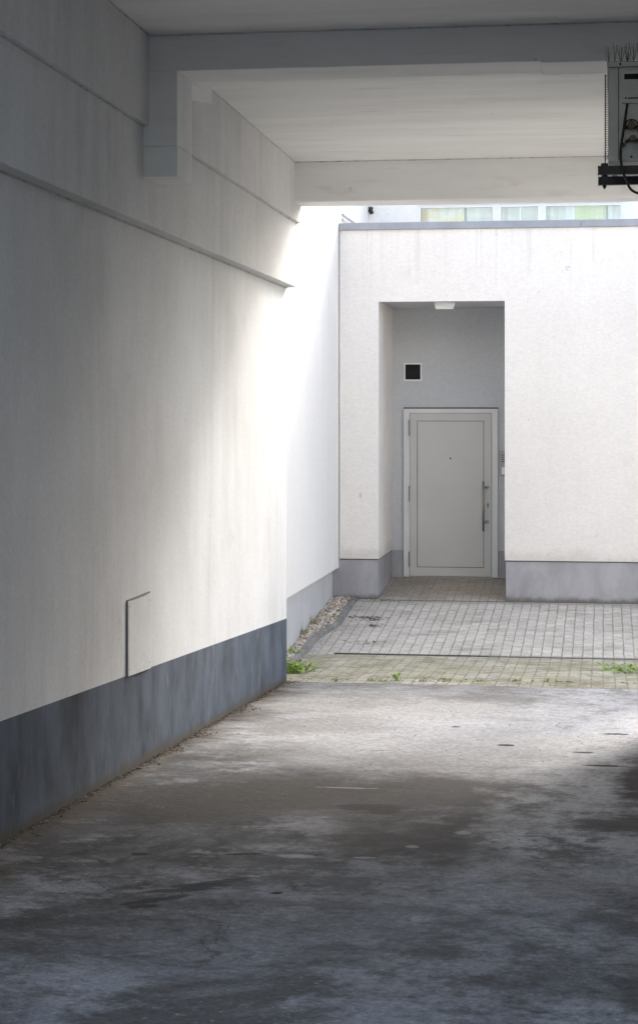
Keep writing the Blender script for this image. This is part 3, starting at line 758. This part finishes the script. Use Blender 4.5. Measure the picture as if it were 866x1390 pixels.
for i in range(90):
    pebble(b, rnd.uniform(-2.88,-2.62), YF-.03-abs(rnd.gauss(0,.025)), gz(YF)+.008, rnd.uniform(.006,.013))
tag(b.build('gravel', M['gravel']), 'bed of brown and cream gravel between the white wall and the kerb', 'gravel', kind='stuff')

# drain across the yard
dr = thing('drain_channel', (-1, 19.25, gz(19.25)), 'narrow slotted drain running across the paved yard', 'drain')
gy = 19.25
for ya_, yb_ in ((gy-.032, gy-.025), (gy+.025, gy+.032)):
    MB().box(-2.72, 8.9, ya_, yb_, -2.56, gz(gy)+.010).build('rail', M['drain_steel'], dr)
MB().box(-2.72, 8.9, gy-.0245, gy+.0245, -2.56, gz(gy)+.002).build('gutter', M['dark'], dr)
b = MB()
xs = [-1.15]
while xs[-1] < 8.85: xs += [xs[-1]+.026, xs[-1]+.062]
yy_ = [gy-.0246, gy-.015, gy+.015, gy+.0246]
V = [[b.bm.verts.new((x, y, gz(gy)+.0075)) for y in yy_] for x in xs]
for i in range(len(xs)-1):
    for j in range(3):
        if j == 1 and i % 2 == 1: continue
        b.bm.faces.new((V[i][j], V[i+1][j], V[i+1][j+1], V[i][j+1]))
ex = bmesh.ops.extrude_face_region(b.bm, geom=b.bm.faces[:])
for v in [g_ for g_ in ex['geom'] if isinstance(g_, bmesh.types.BMVert)]: v.co.z -= .004
b.build('grate', M['edging'], dr)

# ------------------------------------------------------------------ weeds
def blade(b, p, h, w, az_, lean, segs=4):
    d = Vector((math.cos(az_), math.sin(az_), 0)); s_ = Vector((-d.y, d.x, 0)); prev = None
    for i in range(segs+1):
        t = i/segs; c = Vector(p) + d*(lean*h*t*t) + Vector((0,0,h*(t-.35*lean*t*t)))
        ww = w*(1-t)**.7*.5
        if i == segs: cur = [b.bm.verts.new(c)]
        else: cur = [b.bm.verts.new(c - s_*ww), b.bm.verts.new(c + s_*ww)]
        if prev: b.bm.faces.new((prev[0], prev[1], *cur[::-1])) if len(cur) == 2 else b.bm.faces.new((prev[0], prev[1], cur[0]))
        prev = cur
def leaf(b, p, L, w, az_, pitch):
    d = Vector((math.cos(az_)*math.cos(pitch), math.sin(az_)*math.cos(pitch), math.sin(pitch))); s_ = Vector((-math.sin(az_), math.cos(az_), 0)); u = d.cross(s_)
    p = Vector(p); pr = [(0,.08),(.25,.75),(.5,1),(.78,.7),(1,.0)]
    mid_, lf, rt = [], [], []
    for t, k in pr:
        c = p + d*(L*t) + Vector((0,0,-.25*L*t*t)); mid_.append(b.bm.verts.new(c))
        lf.append(b.bm.verts.new(c + s_*(w*k*.5) - u*(w*k*.12))); rt.append(b.bm.verts.new(c - s_*(w*k*.5) - u*(w*k*.12)))
    for i in range(len(pr)-1):
        b.bm.faces.new((mid_[i], lf[i], lf[i+1], mid_[i+1])); b.bm.faces.new((mid_[i], mid_[i+1], rt[i+1], rt[i]))
def weed(px, py, n, h, spread, label, blades=0, name='weed', mat='weed', group=None, lw=.03):
    x, y, z = gp(px, py)
    t = thing(name, (x, y, z), label, 'weed', group)
    b = MB(); s_ = MB()
    for i in range(n):
        a = rnd.uniform(0, 6.3); r = spread*math.sqrt(rnd.random()); hx_ = h*rnd.uniform(.3,1)
        q = (x+r*math.cos(a), y+r*math.sin(a)*.8, z+hx_*.75)
        leaf(b, q, lw*rnd.uniform(1.2,2.4), lw*rnd.uniform(.6,1.1), a+rnd.uniform(-.8,.8), rnd.uniform(-.2,.9))
        if i % 2 == 0: s_.tube([(x+r*.4*math.cos(a), y+r*.3*math.sin(a), z), (x+r*.8*math.cos(a), y+r*.6*math.sin(a), z+hx_*.4), q], .0018, 4)
    for i in range(blades):
        a = rnd.uniform(0, 6.3); r = spread*math.sqrt(rnd.random())
        blade(b, (x+r*math.cos(a), y+r*math.sin(a)*.8, z), h*rnd.uniform(.5,1.2), .007, rnd.uniform(0,6.3), rnd.uniform(.2,.9))
    b.build('leaf', M[mat], t)
    if n: s_.build('stem', M[mat], t)
    else: s_.bm.free()
    return t
weed(395, 914, 90, .15, .13, 'bright green leafy weed clump against the corner of the passage wall', 40)
weed(414, 912, 40, .09, .12, 'low spreading green weeds right of the bright clump, beside the kerb end', 20)
weed(398, 893, 26, .12, .08, 'green weeds behind the bright clump, at the near end of the gravel', 14)
weed(405, 866, 0, .18, .10, 'pale dry grass tuft growing from the gravel against the wall', 90, 'grass_tuft', 'grass')
weed(418, 852, 0, .15, .09, 'smaller pale grass tuft farther along the wall foot', 60, 'grass_tuft', 'grass')
weed(829, 910, 16, .07, .09, 'dark green weed shoot lying over the pavers near the right edge', 4, lw=.045)
weed(858, 914, 50, .09, .16, 'yellow-green weed clump on the mossy pavers at the right edge', 26)
weed(540, 925, 16, .075, .035, 'lone upright green weed at the joint of pavers and concrete, left of centre', 10)
for px, s_, l_ in ((505,.5,'tiny weed tuft at the concrete joint left of the lone upright weed'),(520,.35,None),(573,.5,'tiny weed tuft just right of the lone upright weed at the concrete joint'),(606,.6,'small weed tuft at the concrete joint below the door'),(651,.5,'small weed tuft at the concrete joint below the right door jamb'),(700,.4,None),(742,.4,None),(455,.5,'small weed tuft at the concrete joint nearest the leafy clump on the left')):
    weed(px, 925.5, int(18*s_), .07*s_, .05*s_+.01, l_ or 'tiny green sprout in the joint between pavers and concrete', int(14*s_), mat='moss', group='small weeds along the concrete joint', lw=.018)

# loose stuff: leaves and crumbs along the wall foot, in the yard corner
def flake(b, x, y, z, r):
    a = rnd.uniform(0, 6.3); n_ = 5; tilt = rnd.uniform(-.4,.4)
    top = []; 
    for i in range(n_):
        t = a+i*2*math.pi/n_; rr = r*rnd.uniform(.6,1.1); top.append((x+rr*math.cos(t), y+rr*math.sin(t)*.7, z+.004+abs(rr*math.sin(t+1)*tilt)))
    lo = [b.bm.verts.new((p[0], p[1], p[2]-.002)) for p in top]; hi = [b.bm.verts.new(p) for p in top]
    b.bm.faces.new(hi); b.bm.faces.new(lo[::-1])
    for i in range(n_): b.bm.faces.new((lo[i], lo[(i+1)%n_], hi[(i+1)%n_], hi[i]))
b = MB()
for i in range(2600):
    y = 6.5+10*rnd.random()**.8; x = -2.757+abs(rnd.gauss(0,.05))*(.4+1.4*mnoise.noise((y*1.3,0,0))**2*4)
    (flake if rnd.random() < .5 else pebble)(b, x, y, gz(y)+.002, .002+.008*rnd.random()**3)
for i in range(160):
    y = rnd.uniform(7, 16.4); x = rnd.uniform(-2.7, .4)
    flake(b, x, y, gz(y)+.002, rnd.uniform(.003,.007))
tag(b.build('leaf_litter', M['litter']), 'dry leaf crumbs and grit along the foot of the passage wall', 'litter', kind='stuff')
b = MB()
for px, py, n_, sx_, sy_ in ((500,839,50,.10,.04),(507,842,60,.05,.04),(510,850,40,.05,.04),(485,838,40,.15,.02),(493,815,90,.22,.03),(500,872,20,.15,.05),(535,925,50,.9,.03),(700,925,50,.9,.03),(560,800,60,.3,.3)):
    x, y, z = gp(px, py)
    for i in range(n_):
        xx, yy = x+rnd.gauss(0,sx_), y+rnd.gauss(0,sy_)
        flake(b, xx, yy, gz(yy)+.002, rnd.uniform(.006,.020))
tag(b.build('yard_litter', M['litter']), 'dark dead leaves scattered on the yard pavers', 'litter', kind='stuff')

# ------------------------------------------------------------------ camera
cam = bpy.data.cameras.new('camera'); co = bpy.data.objects.new('camera', cam); COL.objects.link(co)
co.location = (0, 0, E); co.rotation_euler = (math.pi/2, 0, TH)
cam.sensor_fit = 'HORIZONTAL'; cam.sensor_width = 36; cam.lens = 36*F/866
cam.shift_y = -(695-555)/866; cam.clip_start = .05; cam.clip_end = 2000
S.camera = co

# ------------------------------------------------------------------ daylight
SUN = Vector((.38, 1.0, .585)).normalized()
el = math.asin(SUN.z); azm = math.atan2(SUN.x, SUN.y)
sun = bpy.data.lights.new('sun', 'SUN'); so = bpy.data.objects.new('sun', sun); COL.objects.link(so)
sun.energy = .5; sun.angle = math.radians(11); sun.color = (1, .965, .92)
so.rotation_euler = SUN.to_track_quat('Z', 'Y').to_euler(); so.location = (5, 30, 20)
w = bpy.data.worlds.new('World'); S.world = w; w.use_nodes = True
t = w.node_tree; bg = t.nodes['Background']
sky = t.nodes.new('ShaderNodeTexSky'); sky.sky_type = 'NISHITA'; sky.sun_disc = False
sky.sun_elevation = el; sky.sun_rotation = azm; sky.altitude = 100; sky.air_density = 1.0; sky.dust_density = 3.0; sky.ozone_density = 1.0
hs = t.nodes.new('ShaderNodeHueSaturation'); hs.inputs['Saturation'].default_value = .66
t.links.new(sky.outputs[0], hs.inputs['Color']); t.links.new(hs.outputs[0], bg.inputs[0]); bg.inputs[1].default_value = .145
S.view_settings.view_transform = 'Standard'; S.view_settings.look = 'None'; S.view_settings.gamma = 1; S.view_settings.exposure = 2.25
S.cycles.max_bounces = 10; S.cycles.diffuse_bounces = 8
